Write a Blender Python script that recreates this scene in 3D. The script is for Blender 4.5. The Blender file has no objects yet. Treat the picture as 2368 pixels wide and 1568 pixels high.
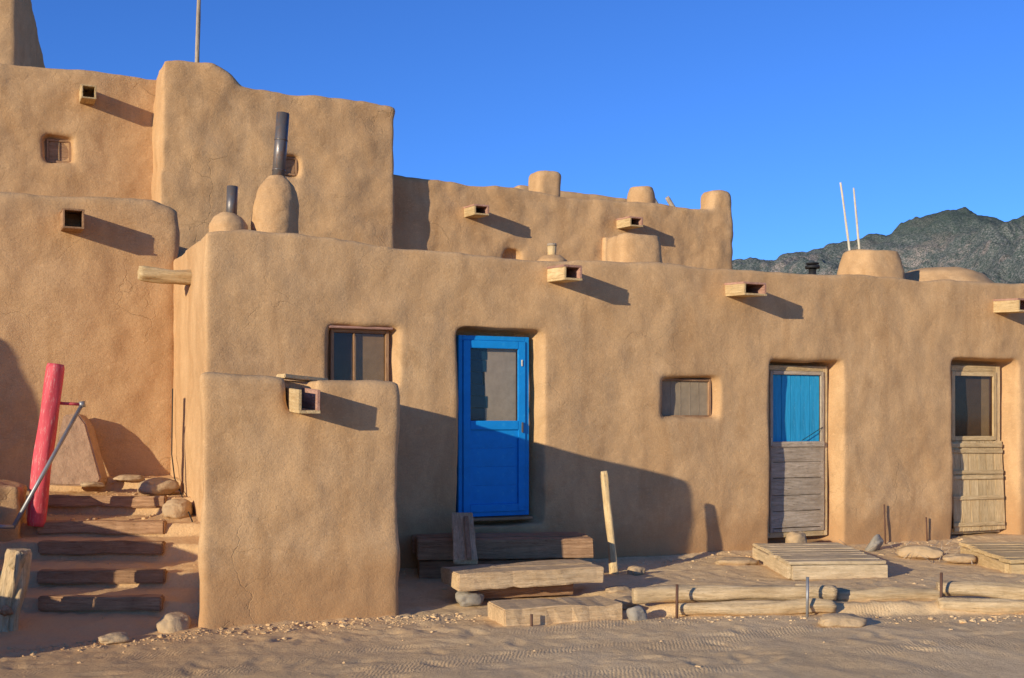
import bpy, bmesh, math, random
import numpy as np
from mathutils import Vector, Matrix, noise
random.seed(7)
S=bpy.context.scene
COL=S.collection
# ------------------------------------------------------------------ helpers
def newmat(name):
    m=bpy.data.materials.new(name); m.use_nodes=True
    nt=m.node_tree; b=nt.nodes['Principled BSDF']; b.inputs['Specular IOR Level'].default_value=.2
    return m,nt,b
def tex(nt,scale,detail=5,rough=.55,vec=None,dist=0):
    n=nt.nodes.new('ShaderNodeTexNoise'); n.inputs['Scale'].default_value=scale
    n.inputs['Detail'].default_value=detail; n.inputs['Roughness'].default_value=rough
    n.inputs['Distortion'].default_value=dist
    if vec: nt.links.new(vec,n.inputs['Vector'])
    return n.outputs['Fac']
def ramp(nt,fac,stops):
    r=nt.nodes.new('ShaderNodeValToRGB'); cr=r.color_ramp
    while len(cr.elements)<len(stops): cr.elements.new(.5)
    for e,(p,c) in zip(cr.elements,stops):
        e.position=p; e.color=(c[0],c[1],c[2],1) if not isinstance(c,(int,float)) else (c,c,c,1)
    nt.links.new(fac,r.inputs[0]); return r.outputs[0]
def mix(nt,fac,a,b,mode='MIX'):
    m=nt.nodes.new('ShaderNodeMix'); m.data_type='RGBA'; m.blend_type=mode
    for i,v in ((0,fac),(6,a),(7,b)):
        if isinstance(v,bpy.types.NodeSocket): nt.links.new(v,m.inputs[i])
        elif isinstance(v,(int,float)): m.inputs[i].default_value=v
        else: m.inputs[i].default_value=(*v,1)
    return m.outputs[2]
def math_(nt,op,a,b=0.0):
    m=nt.nodes.new('ShaderNodeMath'); m.operation=op
    for i,v in enumerate((a,b)):
        if isinstance(v,bpy.types.NodeSocket): nt.links.new(v,m.inputs[i])
        else: m.inputs[i].default_value=v
    return m.outputs[0]
def bump(nt,b,h,strength=1,dist=.02,prev=None):
    n=nt.nodes.new('ShaderNodeBump'); n.inputs['Strength'].default_value=strength; n.inputs['Distance'].default_value=dist
    nt.links.new(h,n.inputs['Height'])
    if prev: nt.links.new(prev,n.inputs['Normal'])
    nt.links.new(n.outputs[0],b.inputs['Normal']); return n.outputs[0]
def coords(nt,scale=(1,1,1)):
    t=nt.nodes.new('ShaderNodeTexCoord'); m=nt.nodes.new('ShaderNodeMapping'); m.inputs['Scale'].default_value=scale
    nt.links.new(t.outputs['Object'],m.inputs[0]); return m.outputs[0]

def adobe_mat(name,A,B,k=1.0,crk=.35):
    m,nt,b=newmat(name); v=coords(nt); vs_=coords(nt,(1.6,1.6,.5))
    n1=tex(nt,.8,7,.62,v); n2=tex(nt,5,5,.6,v); n3=tex(nt,70,4,.7,v); n4=tex(nt,22,6,.72,coords(nt,(.8,.8,1.3))); n5=tex(nt,1.6,6,.6,vs_,.8); n6=tex(nt,2.3,8,.7,v,.5)
    c=mix(nt,ramp(nt,n1,[(.33,0),(.67,1)]),A,B)
    c=mix(nt,ramp(nt,n5,[(.45,0),(.66,.8)]),c,tuple(x*y for x,y in zip(A,(.82,.78,.75))))
    c=mix(nt,ramp(nt,n6,[(.55,0),(.66,.55)]),c,tuple(x*y for x,y in zip(A,(.74,.70,.66))))
    c=mix(nt,ramp(nt,n6,[(.33,.45),(.44,0)]),c,tuple(x*y for x,y in zip(B,(1.12,1.1,1.06))))
    c=mix(nt,ramp(nt,n2,[(.42,0),(.7,.45)]),c,tuple(x*.82 for x in A))
    c=mix(nt,ramp(nt,n4,[(.30,.45),(.45,0)]),c,tuple(x*1.2 for x in B))
    c=mix(nt,ramp(nt,n3,[(.3,.6),(.48,0)]),c,tuple(x*.6 for x in B))
    c=mix(nt,ramp(nt,n3,[(.60,0),(.74,.45)]),c,(.78,.56,.31))
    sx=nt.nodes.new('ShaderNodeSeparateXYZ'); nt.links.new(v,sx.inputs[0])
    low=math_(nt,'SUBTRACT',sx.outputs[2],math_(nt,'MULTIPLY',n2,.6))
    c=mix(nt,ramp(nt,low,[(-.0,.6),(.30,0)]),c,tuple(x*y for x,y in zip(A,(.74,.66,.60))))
    ns=nt.nodes.new('ShaderNodeTexNoise'); ns.inputs['Scale'].default_value=2.2; ns.inputs['Detail'].default_value=6; nt.links.new(v,ns.inputs['Vector'])
    va=nt.nodes.new('ShaderNodeVectorMath'); va.operation='MULTIPLY_ADD'; nt.links.new(ns.outputs['Color'],va.inputs[0]); va.inputs[1].default_value=(.9,.9,.9); nt.links.new(v,va.inputs[2])
    vo=nt.nodes.new('ShaderNodeTexVoronoi'); vo.feature='DISTANCE_TO_EDGE'; vo.inputs['Scale'].default_value=1.0; nt.links.new(va.outputs[0],vo.inputs['Vector'])
    mask=ramp(nt,tex(nt,.9,3,.5,coords(nt,(1.3,1.3,.7))),[(.50,0),(.64,1)])
    cr=math_(nt,'MULTIPLY',ramp(nt,vo.outputs['Distance'],[(0,1),(.008,0)]),mask)
    c=mix(nt,math_(nt,'MULTIPLY',cr,crk*.6),c,tuple(x*.5 for x in B))
    nt.links.new(c,b.inputs['Base Color']); b.inputs['Roughness'].default_value=.97; b.inputs['Specular IOR Level'].default_value=.08
    h=bump(nt,b,n2,.18*k,.04)
    h=bump(nt,b,n4,.50*k,.013,h)
    h=bump(nt,b,n3,.65*k,.006,h)
    h=bump(nt,b,math_(nt,'SUBTRACT',1.0,cr),crk*1.2,.006,h)
    return m
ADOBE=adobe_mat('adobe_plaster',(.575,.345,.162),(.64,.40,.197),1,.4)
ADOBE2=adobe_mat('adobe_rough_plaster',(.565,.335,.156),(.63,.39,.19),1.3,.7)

def wood_mat(name,A,B,gr=1.0,rough=.85,vary=.25):
    m,nt,b=newmat(name); v=coords(nt,(1.2,14,14)); v2=coords(nt,(1,1,1))
    oi=nt.nodes.new('ShaderNodeObjectInfo')
    add=nt.nodes.new('ShaderNodeVectorMath'); nt.links.new(v,add.inputs[0])
    sc=math_(nt,'MULTIPLY',oi.outputs['Random'],37.0)
    cmb=nt.nodes.new('ShaderNodeCombineXYZ'); nt.links.new(sc,cmb.inputs[0]); nt.links.new(sc,cmb.inputs[2]); nt.links.new(cmb.outputs[0],add.inputs[1])
    g=tex(nt,2.4,8,.75,add.outputs[0],.8); g2=tex(nt,5,5,.65,v2); g3=tex(nt,7,6,.75,add.outputs[0])
    c=mix(nt,ramp(nt,g,[(.36,0),(.60,1)]),tuple(x*.8 for x in A),B)
    c=mix(nt,ramp(nt,g2,[(.45,0),(.72,.5)]),c,tuple(x*.72 for x in A))
    c=mix(nt,ramp(nt,g3,[(.32,.9),(.42,0)]),c,tuple(x*.28 for x in A))
    hs=nt.nodes.new('ShaderNodeHueSaturation'); nt.links.new(c,hs.inputs['Color'])
    nt.links.new(math_(nt,'ADD',math_(nt,'MULTIPLY',oi.outputs['Random'],vary),1-vary/2),hs.inputs['Value'])
    nt.links.new(hs.outputs[0],b.inputs['Base Color']); b.inputs['Roughness'].default_value=rough
    h=bump(nt,b,g,.9*gr,.012); h=bump(nt,b,g3,.8*gr,.008,h); bump(nt,b,g2,.4,.02,h)
    return m
W_TAN=wood_mat('weathered_timber',(.58,.37,.185),(.72,.50,.27))
W_GREY=wood_mat('grey_weathered_wood',(.42,.31,.20),(.56,.44,.31))
W_PLAT=wood_mat('platform_board_wood',(.60,.43,.24),(.72,.55,.33))
W_YEL=wood_mat('sun_bleached_wood',(.64,.42,.19),(.76,.55,.28))
W_BROWN=wood_mat('brown_tie_wood',(.36,.19,.09),(.48,.28,.145))
W_PINK=wood_mat('reddish_board',(.44,.22,.15),(.56,.32,.22))
W_WHITE=wood_mat('peeled_pole_wood',(.74,.62,.43),(.8,.71,.53))
W_LOG=wood_mat('border_log_wood',(.60,.40,.20),(.72,.52,.285),1.3)

def paint_mat(name,A,var=.85,chip=None,rough=.5,axis=(1,1,1),th=.58):
    m,nt,b=newmat(name); v=coords(nt,axis)
    n=tex(nt,5,6,.65,v); n2=tex(nt,40,4,.7,v)
    c=mix(nt,ramp(nt,n,[(.35,0),(.7,1)]),A,tuple(x*var for x in A))
    if chip: c=mix(nt,ramp(nt,tex(nt,14,8,.75,v),[(th,0),(th+.08,.8)]),c,chip)
    nt.links.new(c,b.inputs['Base Color']); b.inputs['Roughness'].default_value=rough
    h=bump(nt,b,n,.3,.01); bump(nt,b,n2,.3,.003,h); return m
BLUE=paint_mat('blue_door_paint',(.010,.28,.70),.82,(.03,.33,.66),.5)
BLUE2=paint_mat('blue_board_paint',(.03,.36,.62),.7,(.14,.44,.62),.6,(.6,6,6))
RED=paint_mat('red_post_paint',(.76,.095,.11),.72,(.70,.34,.28),.6,(.7,4,4),.54)
def flat(name,c,rough=.6,metal=0,bumpy=0,spec=.3):
    m,nt,b=newmat(name); v=coords(nt); n=tex(nt,9,6,.65,v)
    cc=mix(nt,ramp(nt,n,[(.3,0),(.7,1)]),c,tuple(x*.72 for x in c)); nt.links.new(cc,b.inputs['Base Color'])
    b.inputs['Roughness'].default_value=rough; b.inputs['Metallic'].default_value=metal; b.inputs['Specular IOR Level'].default_value=spec
    if bumpy: bump(nt,b,n,bumpy,.02)
    return m
def pipe_mat():
    m,nt,b=newmat('stove_pipe_metal'); v=coords(nt,(1,3,3))
    n=tex(nt,6,7,.75,v); c=mix(nt,ramp(nt,n,[(.48,0),(.6,.8)]),(.17,.15,.135),(.20,.11,.07)); nt.links.new(c,b.inputs['Base Color'])
    b.inputs['Metallic'].default_value=.45; nt.links.new(ramp(nt,n,[(.4,.32),(.6,.7)]),b.inputs['Roughness']); bump(nt,b,n,.2,.01); return m
PIPE=pipe_mat()
STEEL=flat('galvanised_pipe',(.36,.35,.33),.45,.5)
RUST=flat('rusty_iron',(.16,.08,.05),.8,.2)
CABLE=flat('black_cable',(.02,.02,.02),.6)
CURT=flat('window_curtain',(.56,.51,.45),.9)
CURT2=flat('brown_window_curtain',(.38,.275,.155),.9)
BLUED=flat('blue_inner_door',(.015,.075,.17),.6)
SCREEN=flat('window_screen_mesh',(.36,.27,.165),.75)
DIM=flat('painted_dark',(.12,.075,.045),.9)  # dark colour stands in for shade behind the glass
ROCK=flat('tan_rock',(.54,.37,.20),.9,0,.9)
ROCKG=flat('grey_river_stone',(.34,.29,.22),.8,0,.6)
SLAB=flat('sandstone_slab',(.56,.35,.20),.9,0,.9)
def glass_mat():
    m,nt,b=newmat('window_glass')
    out=nt.nodes['Material Output']; nt.nodes.remove(b)
    tr=nt.nodes.new('ShaderNodeBsdfTransparent'); tr.inputs[0].default_value=(.90,.86,.80,1)
    gl=nt.nodes.new('ShaderNodeBsdfGlossy'); gl.inputs['Roughness'].default_value=.06
    mx=nt.nodes.new('ShaderNodeMixShader'); mx.inputs[0].default_value=.03; nt.links.new(tr.outputs[0],mx.inputs[1]); nt.links.new(gl.outputs[0],mx.inputs[2]); nt.links.new(mx.outputs[0],out.inputs[0]); return m
GLASS=glass_mat()

def obj(name,me,mat=None,parent=None):
    o=bpy.data.objects.new(name,me); COL.objects.link(o)
    if mat: me.materials.append(mat)
    if parent: o.parent=parent
    return o
def empty(name):
    e=bpy.data.objects.new(name,None); COL.objects.link(e); e.empty_display_size=.3; return e
def box(name,p0,p1,w,h,mat,parent=None,up=(0,0,1),bev=.006,jit=0.0):
    p0=Vector(p0);p1=Vector(p1);d=(p1-p0);L=d.length;x=d.normalized();u=Vector(up)
    y=u.cross(x).normalized(); z=x.cross(y)
    bm=bmesh.new(); bmesh.ops.create_cube(bm,size=1)
    bmesh.ops.scale(bm,vec=(L,w,h),verts=bm.verts)
    if jit:
        n=max(2,int(L/.08)) 
        ed=[e for e in bm.edges if abs((e.verts[0].co-e.verts[1].co).x)>L*.5]
        bmesh.ops.subdivide_edges(bm,edges=ed,cuts=n)
        off=random.random()*50
        for v in bm.verts:
            q=noise.noise_vector(Vector((v.co.x*2.5+off,v.co.y*3,v.co.z*3)))+.5*noise.noise_vector(Vector((v.co.x*9+off,v.co.y*9,v.co.z*9)))
            v.co+=Vector((q.x*jit*1.5,q.y*jit,q.z*jit))
    bmesh.ops.bevel(bm,geom=[e for e in bm.edges if len(e.link_faces)==2 and e.calc_face_angle(0)>.8],offset=bev,segments=2,affect='EDGES')
    me=bpy.data.meshes.new(name); bm.to_mesh(me); bm.free()
    o=obj(name,me,mat,parent)
    o.matrix_world=Matrix.Translation((p0+p1)/2)@Matrix((x,y,z)).transposed().to_4x4()
    return o
def rod(name,p0,p1,r0,r1,mat,parent=None,seg=18,rough=0.0,hollow=False,rings=None):
    p0=Vector(p0);p1=Vector(p1);d=p1-p0;L=d.length;x=d.normalized()
    a=Vector((0,0,1)) if abs(x.z)<.9 else Vector((0,1,0)); y=a.cross(x).normalized(); z=x.cross(y)
    n=rings or (max(2,int(L/.04)) if rough else 1)
    bm=bmesh.new(); R=[]; off=random.random()*90
    for i in range(n+1):
        t=i/n; r=r0+(r1-r0)*t; ring=[]
        bx=noise.noise(Vector((t*L*1.2+off,0,0)))*rough*1.5; bz=noise.noise(Vector((t*L*1.2,off,0)))*rough*1.5
        for k in range(seg):
            th=2*math.pi*k/seg
            rr=r
            if rough:
                P=Vector((t*L*2.5+off,math.cos(th)*1.5,math.sin(th)*1.5))
                rr+=noise.noise(P)*rough+noise.noise(Vector((t*L*2+off,math.cos(th)*5,math.sin(th)*5)))*rough*.45
            if rough and (i==0 or i==n): rr*=.88
            ring.append(bm.verts.new((t*L-L/2,math.cos(th)*rr+bx,math.sin(th)*rr+bz)))
        R.append(ring)
    for i in range(n):
        for k in range(seg):
            bm.faces.new((R[i][k],R[i][(k+1)%seg],R[i+1][(k+1)%seg],R[i+1][k]))
    if not hollow:
        bm.faces.new(R[0][::-1]); bm.faces.new(R[-1])
    else:
        inner=[bm.verts.new((v.co.x,v.co.y*.9,v.co.z*.9)) for v in R[-1]]
        deep=[bm.verts.new((v.co.x-min(L,.4),v.co.y,v.co.z)) for v in inner]
        for k in range(seg):
            j=(k+1)%seg
            bm.faces.new((R[-1][k],R[-1][j],inner[j],inner[k])); bm.faces.new((inner[k],inner[j],deep[j],deep[k]))
        bm.faces.new(deep); bm.faces.new(R[0][::-1])
    bmesh.ops.recalc_face_normals(bm,faces=bm.faces)
    for f in bm.faces: f.smooth=len(f.verts)==4
    me=bpy.data.meshes.new(name); bm.to_mesh(me); bm.free()
    o=obj(name,me,mat,parent)
    o.matrix_world=Matrix.Translation((p0+p1)/2)@Matrix((x,y,z)).transposed().to_4x4()
    return o
def prism(bm,prof,a0,a1):
    A=[bm.verts.new((p[0],a0,p[1])) for p in prof]; B=[bm.verts.new((p[0],a1,p[1])) for p in prof]
    n=len(prof)
    for i in range(n):
        j=(i+1)%n; bm.faces.new((A[i],A[j],B[j],B[i]))
    bm.faces.new(A[::-1]); bm.faces.new(B)
def foot(bm,pts,z0,tops):
    A=[bm.verts.new((p[0],p[1],z0)) for p in pts]; B=[bm.verts.new((p[0],p[1],t)) for p,t in zip(pts,tops)]
    n=len(pts)
    for i in range(n):
        j=(i+1)%n; bm.faces.new((A[i],A[j],B[j],B[i]))
    bm.faces.new(A[::-1]); bm.faces.new(B)
def fin(bm,name):
    bmesh.ops.recalc_face_normals(bm,faces=bm.faces)
    me=bpy.data.meshes.new(name); bm.to_mesh(me); bm.free(); return me
cl1=bpy.data.textures.new('lumps','CLOUDS'); cl1.noise_scale=.9; cl1.noise_depth=2
cl2=bpy.data.textures.new('hand_marks','CLOUDS'); cl2.noise_scale=.28; cl2.noise_depth=3
def bake(o):
    dg=bpy.context.evaluated_depsgraph_get(); ev=o.evaluated_get(dg); me=bpy.data.meshes.new_from_object(ev)
    o.modifiers.clear(); o.data=me; return o
def adobe(name,build,parent,voxel=.045,it=12,cut=None,s1=.07,s2=.02,mat=None):
    bm=bmesh.new(); build(bm); me=fin(bm,name); o=obj(name,me,mat or ADOBE,parent)
    c=None
    if cut:
        bc=bmesh.new(); cut(bc); mc=fin(bc,'cut'); c=bpy.data.objects.new('cut',mc); COL.objects.link(c)
        b=o.modifiers.new('b','BOOLEAN'); b.operation='DIFFERENCE'; b.solver='EXACT'; b.object=c
    r=o.modifiers.new('r','REMESH'); r.mode='VOXEL'; r.voxel_size=voxel; r.use_smooth_shade=True
    sm=o.modifiers.new('s','SMOOTH'); sm.factor=.5; sm.iterations=it
    for t,s in ((cl1,s1),(cl2,s2)):
        d=o.modifiers.new('d','DISPLACE'); d.texture=t; d.strength=s; d.mid_level=.5; d.texture_coords='LOCAL'
    bpy.context.view_layer.update(); bake(o)
    if c: bpy.data.objects.remove(c)
    for p in o.data.polygons: p.use_smooth=True
    return o
def niche(bm,x0,x1,z0,z1,d,fl=.05,flr=None):
    flr=fl if flr is None else flr
    f=.35
    A=[(x0-fl-fl*f/d,-f,z0-fl),(x1+flr+flr*f/d,-f,z0-fl),(x1+flr+flr*f/d,-f,z1+fl*.5),(x0-fl-fl*f/d,-f,z1+fl*.5)]
    B=[(x0,d,z0),(x1,d,z0),(x1,d,z1),(x0,d,z1)]
    a=[bm.verts.new(p) for p in A]; b=[bm.verts.new(p) for p in B]
    for i in range(4):
        j=(i+1)%4; bm.faces.new((a[i],a[j],b[j],b[i]))
    bm.faces.new(a[::-1]); bm.faces.new(b)

# ------------------------------------------------------------------ camera
cam=bpy.data.cameras.new('camera'); co=bpy.data.objects.new('camera',cam); COL.objects.link(co)
co.location=(0,-11.8,1.65); co.rotation_euler=(math.radians(90),0,math.radians(-24.5))
cam.lens=41.05; cam.sensor_width=36; cam.shift_y=.0785; cam.clip_end=20000; S.camera=co

# ------------------------------------------------------------------ light
Ld=Vector((2.1,1,-.51)).normalized()
sun=bpy.data.lights.new('sun','SUN'); sun.energy=5; sun.angle=math.radians(.5); sun.color=(1,.90,.71)
so=bpy.data.objects.new('sun',sun); COL.objects.link(so); so.rotation_euler=Ld.to_track_quat('-Z','Y').to_euler(); so.location=(-20,-15,12)
w=bpy.data.worlds.new('World'); S.world=w; w.use_nodes=True; nt=w.node_tree
sk=nt.nodes.new('ShaderNodeTexSky'); sk.sky_type='NISHITA'; sk.sun_disc=False
sk.sun_elevation=math.asin(-Ld.z); sk.sun_rotation=math.atan2(-Ld.x,-Ld.y)
sk.altitude=2100; sk.air_density=1.0; sk.dust_density=.1; sk.ozone_density=3.0
bg=nt.nodes['Background']; bg.inputs[1].default_value=.135
tint=mix(nt,1.0,sk.outputs[0],(.48,.86,1.52),'MULTIPLY')
nt.links.new(tint,bg.inputs[0])
S.view_settings.view_transform='Standard'; S.view_settings.look='None'; S.view_settings.exposure=0

# ------------------------------------------------------------------ ground
steps=[(9.91,.127),(10.43,.285),(11.06,.475),(11.54,.62),(12.24,.83),(12.95,1.0)]
def sst(a,b,x):
    t=min(1,max(0,(x-a)/(b-a))); return t*t*(3-2*t)
def zg(x,y):
    z=-.08*sst(1.0,2.2,-y)
    yl=-2.86-(x-5.3)*.43
    z+=.085*sst(5.2,5.6,x)*sst(-.02,.12,y-yl)*(1-sst(14,20,x))*sst(1.0,2.6,-y)
    if y<.4: z+=.05*math.exp(-max(0,-y)/.25)*sst(3.2,3.6,x)
    if 1<x<3.9 and y<-1.9: z+=.02*math.exp(-abs(-2.1-y)/.12)*sst(1.2,1.6,x)*(1-sst(3.4,3.8,x))
    m=1-sst(2.3,2.6,x)
    if m>0 and x>-40 and y<40:
        ww=.4147*x+.91*(y+11.8); s=0; prev=0
        for wi,zi in steps:
            s+=(zi-prev)*(.82*sst(-.03,.03,ww-wi)+.18*sst(-.5,-.02,ww-wi)); prev=zi
        z+=s*m
    if abs(x)<40 and abs(y)<40:
        z+=.018*noise.noise(Vector((x*.9,y*.9,0)))+.011*noise.noise(Vector((x*3,y*3,3)))
        k=1.0 if y>-3 else .5
        z+=.012*k*noise.noise(Vector((x*7,y*7,5)))+.008*k*noise.noise(Vector((x*15,y*15,9)))
    return z
prints=[]
rp_=random.Random(4)
for i in range(170):
    prints.append((rp_.uniform(-.5,11),rp_.uniform(-5.2,-2.4),rp_.uniform(0,3.14)))
def axisvals(a,b,st,far):
    v=list(np.arange(a,b+1e-6,st)); d=st; p=b
    while p<far: d*=1.35; p+=d; v.append(p)
    d=st; p=a
    while p>-far: d*=1.35; p-=d; v.insert(0,p)
    return v
xs=axisvals(-1,12.5,.033,7000); ys=axisvals(-5.2,2.3,.033,7000)
XS=np.array(xs); YS=np.array(ys); nx=len(xs)
Zg=np.array([[zg(x,y) for x in xs] for y in ys])
GX,GY=np.meshgrid(XS,YS)
for px,py,a in prints:
    i0=np.searchsorted(XS,px-.3); i1=np.searchsorted(XS,px+.3); j0=np.searchsorted(YS,py-.3); j1=np.searchsorted(YS,py+.3)
    dx=GX[j0:j1,i0:i1]-px; dy=GY[j0:j1,i0:i1]-py
    u=(dx*math.cos(a)+dy*math.sin(a))/.14; q=(-dx*math.sin(a)+dy*math.cos(a))/.055
    r2=u*u+q*q
    Zg[j0:j1,i0:i1]+=-.010*np.exp(-r2**1.5)+.004*np.exp(-(np.sqrt(r2)-1.5)**2*5)
vs=np.stack([GX,GY,Zg],-1).reshape(-1,3).tolist()
fs=[(j*nx+i,j*nx+i+1,(j+1)*nx+i+1,(j+1)*nx+i) for j in range(len(ys)-1) for i in range(nx-1)]
me=bpy.data.meshes.new('ground'); me.from_pydata(vs,[],fs); me.update()
for p in me.polygons: p.use_smooth=True
m,nt,b=newmat('dry_dirt'); v=coords(nt)
a1=tex(nt,.7,6,.6,v); a2=tex(nt,6,6,.7,v); a3=tex(nt,45,5,.75,v); a4=tex(nt,160,3,.7,v)
c=mix(nt,ramp(nt,a1,[(.35,0),(.65,1)]),(.84,.59,.31),(.76,.51,.25))
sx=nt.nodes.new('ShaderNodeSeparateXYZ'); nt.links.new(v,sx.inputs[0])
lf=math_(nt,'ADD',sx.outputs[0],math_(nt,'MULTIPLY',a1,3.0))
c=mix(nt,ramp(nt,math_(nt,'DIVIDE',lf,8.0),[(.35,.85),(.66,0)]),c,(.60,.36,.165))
c=mix(nt,ramp(nt,a2,[(.45,0),(.7,.5)]),c,(.62,.40,.19))
c=mix(nt,ramp(nt,a3,[(.36,.5),(.47,0)]),c,(.50,.30,.14))
c=mix(nt,ramp(nt,a4,[(.62,0),(.72,.5)]),c,(.88,.67,.41))
nt.links.new(c,b.inputs['Base Color']); b.inputs['Roughness'].default_value=1; b.inputs['Specular IOR Level'].default_value=.05
wv=nt.nodes.new('ShaderNodeTexWave'); wv.inputs['Scale'].default_value=11; wv.inputs['Distortion'].default_value=5; wv.inputs['Detail'].default_value=2; wv.inputs['Detail Scale'].default_value=1.2
mp=nt.nodes.new('ShaderNodeMapping'); mp.inputs['Rotation'].default_value=(0,0,.5); nt.links.new(v,mp.inputs[0]); nt.links.new(mp.outputs[0],wv.inputs['Vector'])
msk=ramp(nt,tex(nt,1.3,3,.5,coords(nt,(.5,1.6,1))),[(.54,0),(.63,1)])
msk=math_(nt,'MULTIPLY',msk,ramp(nt,math_(nt,'ADD',math_(nt,'MULTIPLY',sx.outputs[1],-1.0),-2.2),[(.35,0),(.8,1)]))
h=bump(nt,b,math_(nt,'MULTIPLY',wv.outputs['Fac'],msk),.32,.009)
h=bump(nt,b,a2,.5,.028,h); h=bump(nt,b,a3,.65,.010,h); bump(nt,b,a4,.6,.004,h)
DIRT=m
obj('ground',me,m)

ico=bmesh.new(); bmesh.ops.create_icosphere(ico,subdivisions=1,radius=1); iv=np.array([v.co[:] for v in ico.verts]); ifc=[[v.index for v in f.verts] for f in ico.faces]; ico.free()
V=[];F=[];rng=np.random.default_rng(3)
def clod(x,y,r):
    q=iv*rng.uniform(.65,1.25,(len(iv),1))*np.array([r*rng.uniform(.8,1.5),r*rng.uniform(.8,1.3),r*rng.uniform(.45,.8)])
    a=rng.uniform(0,6.28); R=np.array([[math.cos(a),-math.sin(a),0],[math.sin(a),math.cos(a),0],[0,0,1]])
    q=q@R.T+np.array([x,y,zg(x,y)+r*.05]); o=len(V); V.extend(map(tuple,q)); F.extend([[i+o for i in f] for f in ifc])
for i in range(2600):
    k=rng.random()
    if k<.42: x=rng.uniform(.2,4.0); y=-2.13-abs(rng.normal(0,.20))
    elif k<.54: x=rng.uniform(5.4,9); y=-2.86-(x-5.3)*.43-.12-abs(rng.normal(0,.2))
    elif k<.72: x=rng.uniform(3.5,12); y=-.05-abs(rng.normal(0,.25))
    elif k<.88: x=rng.uniform(.3,1.9); y=rng.uniform(.4,2.0)
    else: x=rng.uniform(0,10); y=rng.uniform(-5,-.2)
    clod(x,y,min(.032,rng.exponential(.0055)+.003))
me=bpy.data.meshes.new('dirt_clods'); me.from_pydata(V,[],F); me.update()
obj('dirt_clods',me,DIRT)

# ------------------------------------------------------------------ main adobe house
H=empty('adobe_house')
topm=[(2.04,3.52),(2.4,3.57),(3.0,3.56),(4,3.50),(5,3.46),(5.7,3.45),(6.2,3.47),(7.1,3.49),(8.4,3.47),(10.4,3.51),(12.5,3.53),(17,3.57)]
def bmain(bm):
    prism(bm,[(2.0,-.4)]+topm+[(17,-.4)],0.0,4.7)
def cmain(bm):
    niche(bm,3.35,3.98,2.00,2.62,.22,.07,.09)
    niche(bm,4.79,5.70,.50,2.64,.32,.05,.08)
    niche(bm,7.38,8.07,1.69,2.15,.20,.08,.08)
    niche(bm,8.96,9.94,.09,2.37,.36,.08,.09)
    niche(bm,11.98,12.99,.0,2.44,.36,.09,.11)
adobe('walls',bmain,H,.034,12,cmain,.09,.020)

def canale(name,x,z,y0,L,w,h,parent,m1=W_YEL,m2=W_PINK,t=.025,tilt=.03,top=False):
    e=empty(name); e.parent=parent
    a=(x,y0+.15,z+tilt); b_=(x,y0-L,z)
    box('trough_floor',a,b_,w,t,m1,e,bev=.003)
    box('trough_side_a',(x-w/2+t/2,y0+.15,z+h/2+tilt+t/2),(x-w/2+t/2,y0-L+.01,z+h/2+t/2),t,h,m1,e,bev=.003)
    box('trough_side_b',(x+w/2-t/2,y0+.15,z+h/2+tilt+t/2),(x+w/2-t/2,y0-L+.01,z+h/2+t/2),t,h,m2,e,bev=.003)
    if top: box('trough_lid',(x,y0+.15,z+h+tilt+t),(x,y0-L+.02,z+h+t),w+.01,t,m2,e,bev=.003)
    return e
canale('roof_drain_a',5.93,3.19,0,.42,.22,.12,H,top=True)
canale('roof_drain_b',8.36,3.13,0,.42,.32,.11,H,top=True)
canale('roof_drain_c',12.75,3.10,0,.45,.3,.13,H,top=True)
canale('roof_drain_d',15.3,3.08,0,.45,.3,.14,H,top=True)
rod('roof_beam_end',(2.3,1.05,3.17),(1.52,1.0,3.21),.088,.062,W_YEL,H,rough=.035)

def frame(parent,x0,x1,z0,z1,y,wd,t,mat,names='frame'):
    box(names+'_left',(x0+wd/2,y,z0),(x0+wd/2,y,z1),t,wd,mat,parent,up=(1,0,0),bev=.004)
    box(names+'_right',(x1-wd/2,y,z0),(x1-wd/2,y,z1),t,wd,mat,parent,up=(1,0,0),bev=.004)
    box(names+'_top',(x0+wd,y,z1-wd/2),(x1-wd,y,z1-wd/2),t,wd,mat,parent,bev=.004)
    box(names+'_bottom',(x0+wd,y,z0+wd/2),(x1-wd,y,z0+wd/2),t,wd,mat,parent,bev=.004)
D1=empty('blue_door'); D1.parent=H
frame(D1,4.80,5.66,.57,2.58,.19,.05,.07,BLUE,'door_frame')
frame(D1,4.853,5.607,.62,2.527,.155,.085,.035,BLUE,'screen_door_frame')
box('screen_door_rail',(4.938,.155,1.585),(5.522,.155,1.585),.034,.10,BLUE,D1,bev=.004)
for i in range(4):
    z=.705+i*.208+.104
    box('lower_panel_board',(4.938,.168,z),(5.522,.168,z),.016,.2075,BLUE,D1,bev=.003)
box('glass_pane',(4.938,.172,2.04),(5.522,.172,2.04),.003,.80,GLASS,D1,bev=.0005)
box('inner_door_curtain',(5.14,.215,2.04),(5.522,.215,2.04),.01,.81,CURT,D1,bev=.001)
for i in range(6): box('inner_door_board',(4.938,.21,1.71+i*.134),(5.14+.03*math.sin(i*1.7),.21,1.71+i*.134),.012,.13,BLUED,D1,bev=.003)
box('door_handle',(5.565,.125,1.50),(5.565,.125,1.62),.02,.02,PIPE,D1,up=(1,0,0))
box('door_hook',(5.562,.132,2.25),(5.562,.132,2.32),.01,.015,W_WHITE,D1,up=(1,0,0),bev=.002)
box('threshold',(4.80,.14,.545),(5.66,.14,.545),.18,.03,W_BROWN,D1,jit=.004)

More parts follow.
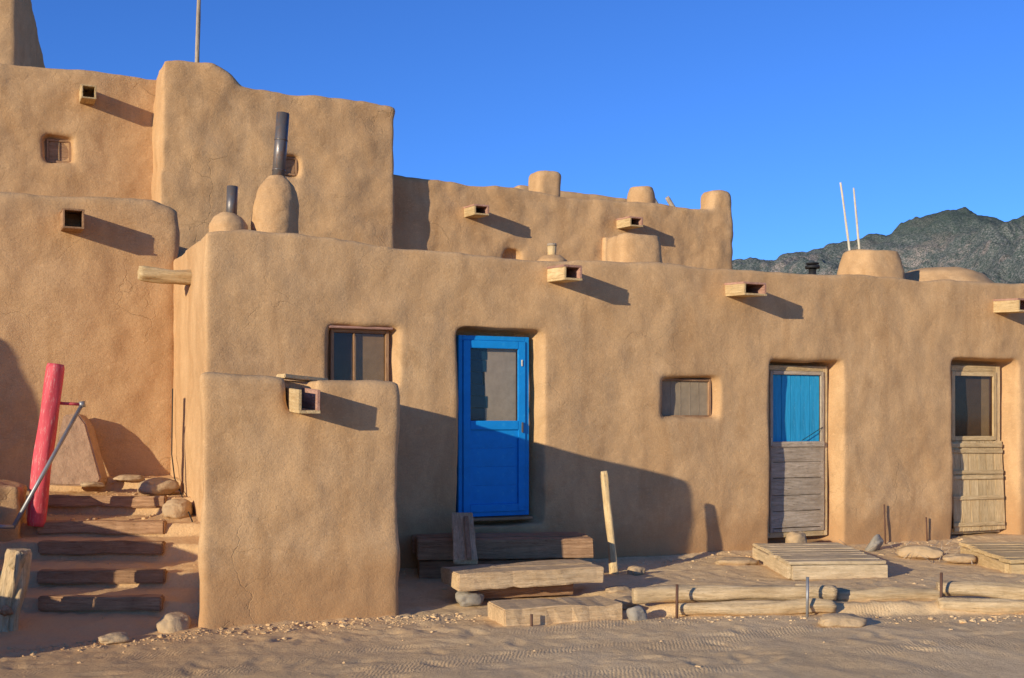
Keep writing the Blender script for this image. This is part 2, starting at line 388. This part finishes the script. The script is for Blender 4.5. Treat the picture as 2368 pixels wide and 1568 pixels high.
Wn=empty('window'); Wn.parent=H
frame(Wn,3.34,3.98,1.99,2.60,.125,.035,.05,W_BROWN)
box('mullion',(3.60,.13,2.03),(3.60,.13,2.56),.03,.018,W_BROWN,Wn,up=(1,0,0),bev=.003)
box('lintel_board',(3.30,.08,2.615),(4.0,.08,2.615),.12,.025,W_PINK,Wn)
box('glass_pane',(3.375,.14,2.295),(3.945,.14,2.295),.003,.53,GLASS,Wn,bev=.0005)
box('painted_dark_sheet',(3.375,.17,2.295),(3.62,.17,2.295),.004,.53,DIM,Wn,bev=.0005)  # dark sheet paints the shaded left half of the window
box('curtain',(3.62,.165,2.295),(3.945,.165,2.295),.004,.53,CURT2,Wn,bev=.0005)
W2=empty('window'); W2.parent=H
frame(W2,7.36,8.08,1.67,2.14,.12,.03,.04,W_BROWN)
box('screen_panel',(7.39,.135,1.905),(8.05,.135,1.905),.01,.41,SCREEN,W2,bev=.001)
for i in range(1,5): box('screen_bar',(7.40+i*.129,.127,1.70),(7.40+i*.129,.127,2.11),.004,.003,W_GREY,W2,up=(1,0,0),bev=.0008)

D2=empty('wooden_door'); D2.parent=H
frame(D2,8.95,9.93,.16,2.33,.23,.065,.07,W_YEL,'door_frame')
frame(D2,9.018,9.862,.228,2.262,.195,.045,.035,W_GREY,'screen_frame')
for i in range(5):
    x=9.065+.075+i*.150
    box('blue_board',(x,.222,1.36),(x,.222,2.215),.016,.146,BLUE2,D2,up=(1,0,0),bev=.004)
zz=.28
for hh in (.21,.2,.22,.2,.205):
    box('grey_board',(9.03,.19,zz+hh/2),(9.85,.19,zz+hh/2),.028,hh-.006,W_GREY,D2,bev=.005,jit=.004); zz+=hh
box('lock_rail',(9.025,.172,1.335),(9.855,.172,1.335),.03,.07,W_GREY,D2)
box('diagonal_wire',(9.5,.17,1.38),(9.83,.17,1.55),.006,.006,RUST,D2)
box('corner_bracket',(9.03,.17,1.32),(9.03,.17,1.42),.02,.012,W_WHITE,D2,up=(1,0,0),bev=.002)
D3=empty('wooden_door'); D3.parent=H
frame(D3,11.98,12.97,.08,2.39,.25,.08,.07,W_YEL,'door_frame')
frame(D3,12.062,12.888,1.36,2.308,.215,.06,.03,W_YEL,'window_frame')
box('glass_pane',(12.12,.225,1.83),(12.83,.225,1.83),.003,.84,GLASS,D3,bev=.0005)
box('painted_dark_sheet',(12.12,.28,1.83),(12.68,.28,1.83),.004,.84,DIM,D3,bev=.0005)  # dark sheet paints the unlit interior behind the glass
box('curtain',(12.68,.28,1.83),(12.83,.28,1.83),.006,.84,CURT2,D3,bev=.0005)
for i in range(6):
    x=12.03+.08+i*.158
    box('lower_board',(x+.02,.155,.12),(x,.205,1.35),.022,.155,W_YEL,D3,up=(1,0,0),bev=.004,jit=.003)
for z in (1.30,1.22,.93,.86,.58,.22):
    y=.205-(1.35-z)*.04
    box('batten',(12.02,y-.025,z),(12.96,y-.03,z-.01),.025,.055,W_YEL,D3,jit=.004)

def lathe(bm,cx,cy,prof,seg=28,sq=0):
    R=[]
    for r,z in prof:
        ring=[]
        for k in range(seg):
            th=2*math.pi*k/seg; c_,s_=math.cos(th),math.sin(th)
            q=(abs(c_)**4+abs(s_)**4)**-.25 if sq else 1
            ring.append(bm.verts.new((cx+c_*r*q,cy+s_*r*q,z)))
        R.append(ring)
    for i in range(len(R)-1):
        for k in range(seg): bm.faces.new((R[i][k],R[i][(k+1)%seg],R[i+1][(k+1)%seg],R[i+1][k]))
    bm.faces.new(R[0][::-1]); bm.faces.new(R[-1])
adobe('bottle_chimney',lambda bm:lathe(bm,3.03,1.25,[(.25,3.3),(.26,3.9),(.255,4.08),(.20,4.24),(.12,4.34),(.09,4.38)]),H,.022,3,None,.10,.05,ADOBE2)
rod('stove_pipe',(3.05,1.25,4.28),(3.11,1.25,5.10),.072,.072,PIPE,H,24,hollow=True)
for t in (.2,.62): rod('pipe_seam',(3.05+.06*t,1.25,4.28+.82*t),(3.05+.06*(t+.02),1.25,4.28+.82*(t+.02)),.076,.076,PIPE,H,24)
adobe('low_chimney',lambda bm:lathe(bm,2.49,1.2,[(.21,3.3),(.21,3.78),(.16,3.87),(.08,3.93)]),H,.022,2,None,.05,.04)
rod('stove_pipe_short',(2.52,1.2,3.8),(2.535,1.2,4.22),.06,.06,PIPE,H,24,hollow=True)
adobe('low_chimney_b',lambda bm:lathe(bm,6.22,.7,[(.19,3.2),(.19,3.54),(.1,3.61)]),H,.022,2,None,.05,.04)
rod('clay_pipe',(6.22,.7,3.56),(6.22,.7,3.72),.05,.055,W_YEL,H,18)
rod('clay_pipe_top',(6.22,.7,3.72),(6.22,.7,3.75),.06,.055,W_GREY,H,18)
adobe('square_chimney',lambda bm:lathe(bm,7.38,.75,[(.30,3.2),(.29,3.82),(.27,3.91)],32,1),H,.028,3,None,.08,.04)
adobe('rounded_chimney',lambda bm:lathe(bm,11.62,1.3,[(.42,3.2),(.39,3.75),(.32,4.05)],32,1),H,.032,3,None,.10,.04)
rod('vent_pipe',(10.5,1.2,3.4),(10.5,1.2,3.76),.05,.05,CABLE,H,20)
rod('vent_cap',(10.5,1.2,3.74),(10.5,1.2,3.78),.10,.10,CABLE,H,20)
rod('vent_cap_top',(10.5,1.2,3.80),(10.5,1.2,3.82),.09,.085,CABLE,H,20)
adobe('roof_hump',lambda bm:lathe(bm,13.15,1.5,[(.85,3.2),(.8,3.62),(.55,3.82),(.3,3.88)]),H,.05,6,None,.10,.04)
adobe('roof_parapet_behind',lambda bm:prism(bm,[(13.5,3.2),(13.5,3.73),(17,3.75),(17,3.2)],2.2,2.7),H,.05,4)
rod('ladder_pole',(11.78,1.8,3.5),(11.50,1.8,5.13),.022,.014,W_WHITE,H,10,rough=.004)
rod('ladder_pole_b',(11.93,1.8,3.5),(11.745,1.8,5.07),.022,.014,W_WHITE,H,10,rough=.004)
cu=bpy.data.curves.new('cable','CURVE'); cu.dimensions='3D'; cu.bevel_depth=.007
sp=cu.splines.new('POLY'); pts=[(1.99,1.85,2.0),(1.98,1.85,1.25),(1.96,1.5,1.0),(1.95,.8,.8),(1.95,.25,.62),(1.94,.05,.25)]
sp.points.add(len(pts)-1)
for p,q in zip(sp.points,pts): p.co=(*q,1)
ob=bpy.data.objects.new('power_cable',cu); COL.objects.link(ob); cu.materials.append(CABLE); ob.parent=H

# ------------------------------------------------------------------ front adobe shed block
Bk=empty('adobe_shed')
def bblk(bm):
    foot(bm,[(1.63,-2.1),(2.48,-2.1),(3.34,-2.1),(3.33,.15),(2.7,.15),(2.11,.15)],-.4,[2.03,1.99,1.98,1.99,2.0,2.03])
    lathe(bm,1.95,-1.72,[(.28,1.5),(.28,2.13),(.18,2.20)],16)
def cblk(bm):
    prism(bm,[(2.36,1.72),(2.57,1.72),(2.62,2.2),(2.31,2.2)],-2.4,-1.9)
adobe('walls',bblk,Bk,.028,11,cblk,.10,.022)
canale('roof_drain',2.46,1.71,-2.05,.36,.18,.17,Bk,W_YEL,W_PINK)
box('roof_board',(2.33,-1.95,2.02),(2.76,-1.75,1.99),.12,.035,W_YEL,Bk,jit=.006)

HL=empty('adobe_house')
adobe('walls',lambda bm:prism(bm,[(-5,-.2),(-5,4.15),(0,4.15),(1.1,4.17),(1.8,4.18),(2.1,4.1),(2.1,-.2)],2.15,5.6),HL,.042,13,None,.10,.032,ADOBE2)
canale('roof_drain',.93,3.74,2.15,.40,.22,.18,HL,W_BROWN,W_BROWN,.02,top=True)

HU=empty('adobe_tower_house')
def btow(bm):
    prism(bm,[(2.18,2.5),(2.22,6.52),(2.4,6.56),(2.9,6.56),(3.15,6.42),(3.3,6.27),(4.2,6.27),(5.25,6.26),(5.55,6.22),(5.58,2.5)],4.5,8.5)
def ctow(bm):
    prism(bm,[(3.84,5.08),(4.14,5.08),(4.14,5.40),(3.84,5.40)],4.2,4.65)
adobe('tower_walls',btow,HU,.045,11,ctow,.14,.04,ADOBE2)
def bup(bm): prism(bm,[(-5,3),(-5,6.44),(.3,6.46),(2.5,6.50),(2.5,3)],5.3,9)
def cup(bm): prism(bm,[(.79,5.14),(1.20,5.14),(1.20,5.55),(.79,5.55)],5.0,5.46)
adobe('upper_walls',bup,HU,.04,5,cup,.10,.035,ADOBE2)
ws=empty('small_window'); ws.parent=HU
frame(ws,.83,1.15,5.18,5.50,5.42,.03,.03,W_BROWN); box('shutter',(.86,5.435,5.34),(1.12,5.435,5.34),.02,.26,W_BROWN,ws); box('mullion',(.995,5.42,5.21),(.995,5.42,5.47),.02,.012,W_TAN,ws,up=(1,0,0))
ws=empty('small_window'); ws.parent=HU
frame(ws,3.87,4.11,5.11,5.37,4.59,.03,.04,W_BROWN); box('shutter',(3.90,4.60,5.24),(4.08,4.60,5.24),.02,.20,W_BROWN,ws)
canale('roof_drain',1.34,5.99,5.3,.40,.19,.15,HU,W_YEL,W_YEL,.02,top=True)
def bft(bm): foot(bm,[(-4,8.2),(.52,8.0),(1.15,9.5),(1.0,12),(-4,12)],6,[9.6,9.1,7.1,7.1,9.6])
adobe('rooftop_tower',bft,HU,.05,3,None,.08,.04)
rod('roof_pole',(2.92,6,6.2),(3.0,6,8.6),.035,.028,W_GREY,HU,12,rough=.006)

HB=empty('adobe_house')
def b3(bm):
    prism(bm,[(5.2,2.5),(5.2,5.36),(5.7,5.33),(6.33,5.30),(8.1,5.29),(8.5,5.24),(9.9,5.25),(11.3,5.24),(11.78,5.24),(11.82,2.5)],4.85,8.2)
    lathe(bm,11.58,5.1,[(.25,2.5),(.25,5.35),(.23,5.56),(.14,5.62)],24,1)
def c3(bm): prism(bm,[(7.42,4.0),(7.8,4.0),(7.74,4.28),(7.5,4.33)],4.6,5.0)
adobe('walls',b3,HB,.042,7,c3,.12,.045,ADOBE2)
adobe('buttress',lambda bm:prism(bm,[(9.15,3),(9.2,4.6),(9.45,4.6),(9.6,3)],4.75,5.0),HB,.04,6,None,.04,.02)
canale('roof_drain_a',6.9,4.75,4.85,.42,.24,.11,HB,W_YEL,W_PINK,top=True)
canale('roof_drain_b',9.6,4.76,4.85,.42,.24,.11,HB,W_YEL,W_PINK,top=True)
adobe('chimney_a',lambda bm:lathe(bm,8.48,5.5,[(.24,4.8),(.24,5.66),(.2,5.72)],24,1),HB,.03,2,None,.06,.04)
adobe('chimney_b',lambda bm:lathe(bm,10.32,5.5,[(.26,4.8),(.23,5.5),(.19,5.62)],24),HB,.03,2,None,.06,.04)
adobe('rear_walls',lambda bm:prism(bm,[(8.6,3),(8.7,5.83),(9.6,5.79),(10.9,5.77),(11.25,5.66),(11.3,3)],7,10),HB,.05,8,None,.06,.03)
rod('ladder_end_a',(11.95,7.2,5.3),(11.58,7.2,5.84),.05,.045,W_GREY,HB,12,rough=.006)
rod('ladder_end_b',(12.32,7.2,5.3),(11.90,7.2,5.88),.05,.045,W_GREY,HB,12,rough=.006)

# ------------------------------------------------------------------ buildings left of the view that throw the long shadows
HN=empty('adobe_house')
adobe('walls',lambda bm:prism(bm,[(-9,-.3),(-9,3.8),(-4.3,3.75),(-3.75,3.5),(-3.5,2.9),(-3.5,-.3)],.15,2.2),HN,.07,8)
LW=empty('unseen_shadow_wall')  # added unseen wall, heights shaped to shade the stairs and leave the stump lit
def blw(bm):
    prism(bm,[(-1.75,-.3),(-1.7,1.18),(-1.3,1.18),(-1.25,-.3)],-2.05,.3)
    prism(bm,[(-1.74,-.3),(-1.69,.62),(-1.31,.62),(-1.26,-.3)],-2.65,-2.0)
    prism(bm,[(-1.75,-.3),(-1.70,1.05),(-1.30,1.05),(-1.25,-.3)],-3.25,-2.6)
adobe('wall_body',blw,LW,.05,4)
mb=adobe('mud_bank',lambda bm:foot(bm,[(-1.2,.45),(.36,.42),(.45,.9),(-1.2,1.2)],-.2,[1.15,1.02,1.0,1.15]),None,.035,5,None,.16,.10,ADOBE2)

ST=empty('timber_stairs')
for d_,z_ in steps[:5]:
    l=random.uniform(.0,.03)
    a=(.0493*d_-.02-l,1.0765*d_-11.78,z_-.035); b_=(.1455*d_-.02+l,1.033*d_-11.78,z_-.04)
    box('tie',a,b_,.13,.12,W_BROWN,ST,jit=.015,bev=.012)
def slabq(name,q,z1,z0,mat,parent,nb=3,gap=.006,jit=.008):
    bl,fl_,fr_,br=[Vector((*p,0)) for p in q]
    for i in range(nb):
        t=(i+.5)/nb; a=bl.lerp(fl_,t); b_=br.lerp(fr_,t); wd=(fl_-bl).cross((fr_-fl_).normalized()).length/nb-gap
        ex=(b_-a).normalized()*random.uniform(-.03,.03); dz=random.uniform(-.004,.004)
        box(name,(a.x+ex.x,a.y+ex.y,(z0+z1)/2+dz),(b_.x+ex.x,b_.y+ex.y,(z0+z1)/2+dz),wd,z1-z0,mat,parent,jit=jit,bev=.01)
s1=empty('wooden_step'); slabq('timber',[(4.24,.08),(4.02,-.60),(5.75,-1.15),(5.98,-.47)],.42,.22,W_BROWN,s1,3)
box('riser_block',(4.15,-.35,.1),(5.7,-.85,.1),.4,.2,W_BROWN,s1,jit=.01)
s2=empty('wooden_step'); slabq('timber',[(4.05,-1.42),(3.88,-2.0),(5.33,-2.15),(5.55,-1.36)],.25,.10,W_TAN,s2,2,.006,.016)
box('support',(4.2,-1.6,.03),(5.2,-1.7,.03),.3,.12,W_BROWN,s2)
s3=empty('wooden_step'); slabq('timber',[(4.03,-2.40),(3.93,-2.88),(4.98,-3.06),(5.18,-2.42)],.06,-.14,W_TAN,s3,1,.006,.024)
rod('iron_pin',(4.2,-2.98,-.15),(4.2,-2.98,.02),.012,.012,RUST,s3,8)
pl=empty('loose_plank'); box('board',(4.25,-1.4,.28),(4.70,-.2,.63),.23,.05,W_TAN,pl,jit=.008); box('cleat',(4.27,-1.44,.31),(4.67,-.38,.62),.05,.03,W_BROWN,pl)
pp=empty('wooden_platform'); slabq('board',[(8.42,-.28),(7.66,-1.93),(8.66,-2.28),(9.42,-.62)],.165,.13,W_PLAT,pp,9,.008,.006)
for a,b_ in (((7.69,-1.95),(8.66,-2.29)),((8.40,-.33),(7.70,-1.90)),((9.37,-.65),(8.66,-2.22))):
    box('side_board',(*a,.055),(*b_,.055),.04,.145,W_PLAT,pp,jit=.004)
p3=empty('wooden_platform'); slabq('board',[(10.9,-1.1),(9.95,-2.68),(10.95,-3.05),(11.9,-1.47)],.15,.11,W_YEL,p3,7,.01,.006)
box('side_board',(9.97,-2.69,.03),(10.93,-3.05,.03),.05,.15,W_YEL,p3); box('side_board_b',(10.87,-1.15,.03),(9.99,-2.64,.03),.05,.15,W_YEL,p3)
LG=empty('log_border')
def log(a,b_,r0,r1,m=W_LOG): rod('log',a,b_,r0,r1,m,LG,20,rough=.024)
log((5.28,-2.80,.085),(6.99,-3.46,.095),.070,.064); log((5.60,-3.04,-.02),(6.90,-3.56,-.02),.06,.062)
log((6.75,-3.20,.10),(7.05,-3.38,.10),.065,.05)
log((7.12,-3.30,.03),(8.02,-3.68,.03),.065,.068); log((8.0,-3.66,.10),(8.9,-4.30,.09),.068,.062); log((7.83,-3.84,-.01),(9.1,-4.55,-.01),.058,.062)
for i,(x,y,h_) in enumerate([(5.53,-3.13,.27),(6.59,-3.57,.33),(7.88,-3.83,.33)]):
    rod('stake_iron',(x,y,-.12),(x+.004,y,-.06+h_),.013,.013,(RUST,STEEL,RUST)[i],LG,8)
ps=empty('wooden_stake'); rod('pole',(6.17,-.92,-.1),(6.03,-.92,1.10),.045,.036,W_YEL,ps,14,rough=.02)
for x,y,h_ in ((10.66,-.06,.55),(11.38,-.05,.36)):
    rs=empty('iron_rod'); rod('bar',(x,y,-.05),(x-.02,y,h_),.010,.010,RUST,rs,8)
tg=empty('dry_twigs'); rt=random.Random(9)
for i in range(46):
    x=rt.uniform(9.9,11.6); y=rt.uniform(-1.9,-.15); a=rt.uniform(0,6.28); l=rt.uniform(.08,.28); z=zg(x,y)+.015
    rod('twig',(x,y,z),(x+l*math.cos(a),y+l*math.sin(a)*.6,z+rt.uniform(0,.12)),.005,.002,W_GREY,tg,5)
rp=empty('handrail_post'); rod('post',(.50,.6,.60),(.68,.6,2.20),.088,.088,RED,rp,24,rough=.012); 
hr=empty('pipe_handrail'); rod('pipe',(.93,.6,1.80),(.28,.1,.63),.020,.020,STEEL,hr,12); rod('bracket',(.72,.6,1.81),(.93,.6,1.80),.016,.016,RED,hr,10); rod('elbow',(.925,.6,1.83),(.935,.6,1.77),.03,.03,STEEL,hr,12); rod('foot_pipe',(.29,.1,.64),(.05,.1,.66),.02,.02,STEEL,hr,10)
sp_=empty('wooden_post'); rod('stump',(.20,-1.58,-.15),(.24,-1.58,.60),.085,.095,W_LOG,sp_,36,rough=.07); rod('broken_branch',(.25,-1.60,.46),(.33,-1.64,.58),.055,.035,W_LOG,sp_,16,rough=.03); rod('knot',(.2,-1.66,.12),(.19,-1.70,.16),.05,.03,W_BROWN,sp_,14,rough=.02)
def rock(name,x,y,z,sx,sy,sz,mat,rot=0,tilt=0):
    bm=bmesh.new(); bmesh.ops.create_icosphere(bm,subdivisions=4,radius=1); o_=random.random()*100
    for v in bm.verts:
        n=noise.noise(v.co*1.1+Vector((o_,0,0)))*.4+noise.noise(v.co*3.2+Vector((0,o_,0)))*.12
        v.co*=1+n
        v.co=Vector([math.copysign(abs(c)**.75,c) for c in v.co])
        v.co=Vector((v.co.x*sx,v.co.y*sy,v.co.z*sz))
    me=fin(bm,name)
    for p in me.polygons: p.use_smooth=True
    o=obj(name,me,mat); o.location=(x,y,z); o.rotation_euler=(tilt,0,rot); return o
rock('rock',4.10,-1.85,-.0,.12,.09,.07,ROCKG); rock('rock',5.17,-3.05,-.04,.085,.07,.07,ROCKG)
rock('rock',6.58,-4.03,-.04,.2,.12,.05,ROCK,-.3); rock('rock',9.15,-.16,.15,.12,.11,.12,ROCK)
rock('rock',7.85,-.75,.03,.24,.15,.05,ROCK,-.4); rock('rock',10.15,-.42,.07,.12,.06,.14,ROCKG,.4,.5)
rock('rock',10.15,-1.2,.07,.28,.11,.07,ROCK,-.9); rock('rock',10.25,-1.7,.05,.18,.09,.05,ROCK,-.5)
rock('rock',.95,-2.25,-.05,.12,.08,.035,ROCK,.2); rock('rock',1.45,-1.98,-.03,.13,.10,.09,ROCK,.2)
rock('rock',4.75,-2.2,-.04,.06,.05,.035,ROCK); rock('rock',5.1,-2.3,-.04,.09,.06,.03,ROCK); rock('rock',5.35,-2.55,-.02,.16,.08,.05,ROCK,.5)
rock('rock',6.35,-1.05,.03,.09,.07,.06,ROCK); rock('rock',1.5,1.75,1.0,.16,.1,.035,ROCK); rock('rock',1.1,1.5,.95,.12,.08,.03,ROCK); rock('rock',5.65,-1.9,-.01,.13,.09,.04,ROCK)
rock('rock',1.75,1.2,.93,.2,.16,.09,ROCK,.3); rock('rock',1.85,.6,.72,.16,.13,.10,ROCK,.9)
bm=bmesh.new(); pr=[(.66,.95),(.72,1.25),(.83,1.70),(.98,1.72),(1.06,1.60),(1.20,1.0),(1.15,.92)]
A=[bm.verts.new((x,1.62+(z-.95)*.38,z)) for x,z in pr]; B=[bm.verts.new((x+.10,1.82+(z-.95)*.36,z-.02)) for x,z in pr]
for i in range(len(pr)):
    j=(i+1)%len(pr); bm.faces.new((A[i],A[j],B[j],B[i]))
bm.faces.new(A[::-1]); bm.faces.new(B); bmesh.ops.bevel(bm,geom=bm.edges[:],offset=.015,segments=2,affect='EDGES')
obj('stone_slab',fin(bm,'stone_slab'),SLAB)

# ------------------------------------------------------------------ mountains
rid=[(-1500,200),(-400,300),(300,368),(516,384),(576,376),(616,392),(716,412),(776,420),(866,444),(926,474),(956,492),(1006,498),(1046,495),(1096,480),(1146,474),(1200,484),(1400,540),(1700,560),(2200,420),(3500,300)]
rx=[a*1.111 for a,_ in rid]; rz=[(h_-4)*1.111 for _,h_ in rid]
vx=Vector((.91,-.4147,0)); vy=Vector((.4147,.91,0))
def mountain(name,q0,t0,t1,amp,mat,nt_=300,nq=120,seed=0):
    vs=[]
    for j in range(nq+1):
        q=-1400+j/nq*2200
        for i in range(nt_+1):
            t=t0+(t1-t0)*i/nt_
            hr_=float(np.interp(t,rx,rz))
            fall=max(0,1-abs(q)/1500) if q<0 else max(0,1-q/1200)
            n=noise.ridged_multi_fractal(Vector((t/300+seed,q/600,seed)),1.0,2.1,6,1.0,2.0)-1.2
            n2=noise.fractal(Vector((t/50,q/50,seed)),1,2,5)
            z=hr_*(fall**1.1)+(n*amp*min(1,(1-fall)*2.6)*(.3+fall))+n2*amp*.09
            P=vx*t+vy*(q0+q)
            vs.append((P.x,P.y-11.8,z-8))
    k=nt_+1; fs=[(j*k+i,j*k+i+1,(j+1)*k+i+1,(j+1)*k+i) for j in range(nq) for i in range(nt_)]
    me=bpy.data.meshes.new(name); me.from_pydata(vs,[],fs); me.update()
    for p in me.polygons: p.use_smooth=True
    obj(name,me,mat)
m,nt,b=newmat('forested_rock_slope'); v=coords(nt,(.01,.01,.01))
t1=tex(nt,14,6,.7,v); t2=tex(nt,1.1,7,.7,v); t3=tex(nt,30,3,.7,v)
c=mix(nt,ramp(nt,t1,[(.42,0),(.56,1)]),(.13,.165,.14),(.34,.33,.29))
c=mix(nt,ramp(nt,t2,[(.53,0),(.60,.85)]),c,(.58,.46,.38))
sx=nt.nodes.new('ShaderNodeSeparateXYZ'); nt.links.new(v,sx.inputs[0])
hi=math_(nt,'ADD',math_(nt,'MULTIPLY',sx.outputs[2],.15),math_(nt,'MULTIPLY',t2,.4))
c=mix(nt,ramp(nt,hi,[(.84,0),(.95,.75)]),c,(.10,.14,.11))
c=mix(nt,ramp(nt,t3,[(.44,.85),(.54,0)]),c,(.065,.095,.075))
nt.links.new(c,b.inputs['Base Color']); b.inputs['Roughness'].default_value=1
h=bump(nt,b,t2,.6,50); h=bump(nt,b,t1,.9,10,h); bump(nt,b,t3,.9,4,h)
mountain('mountain',3000,300,3400,150,m,620,170,3.3)
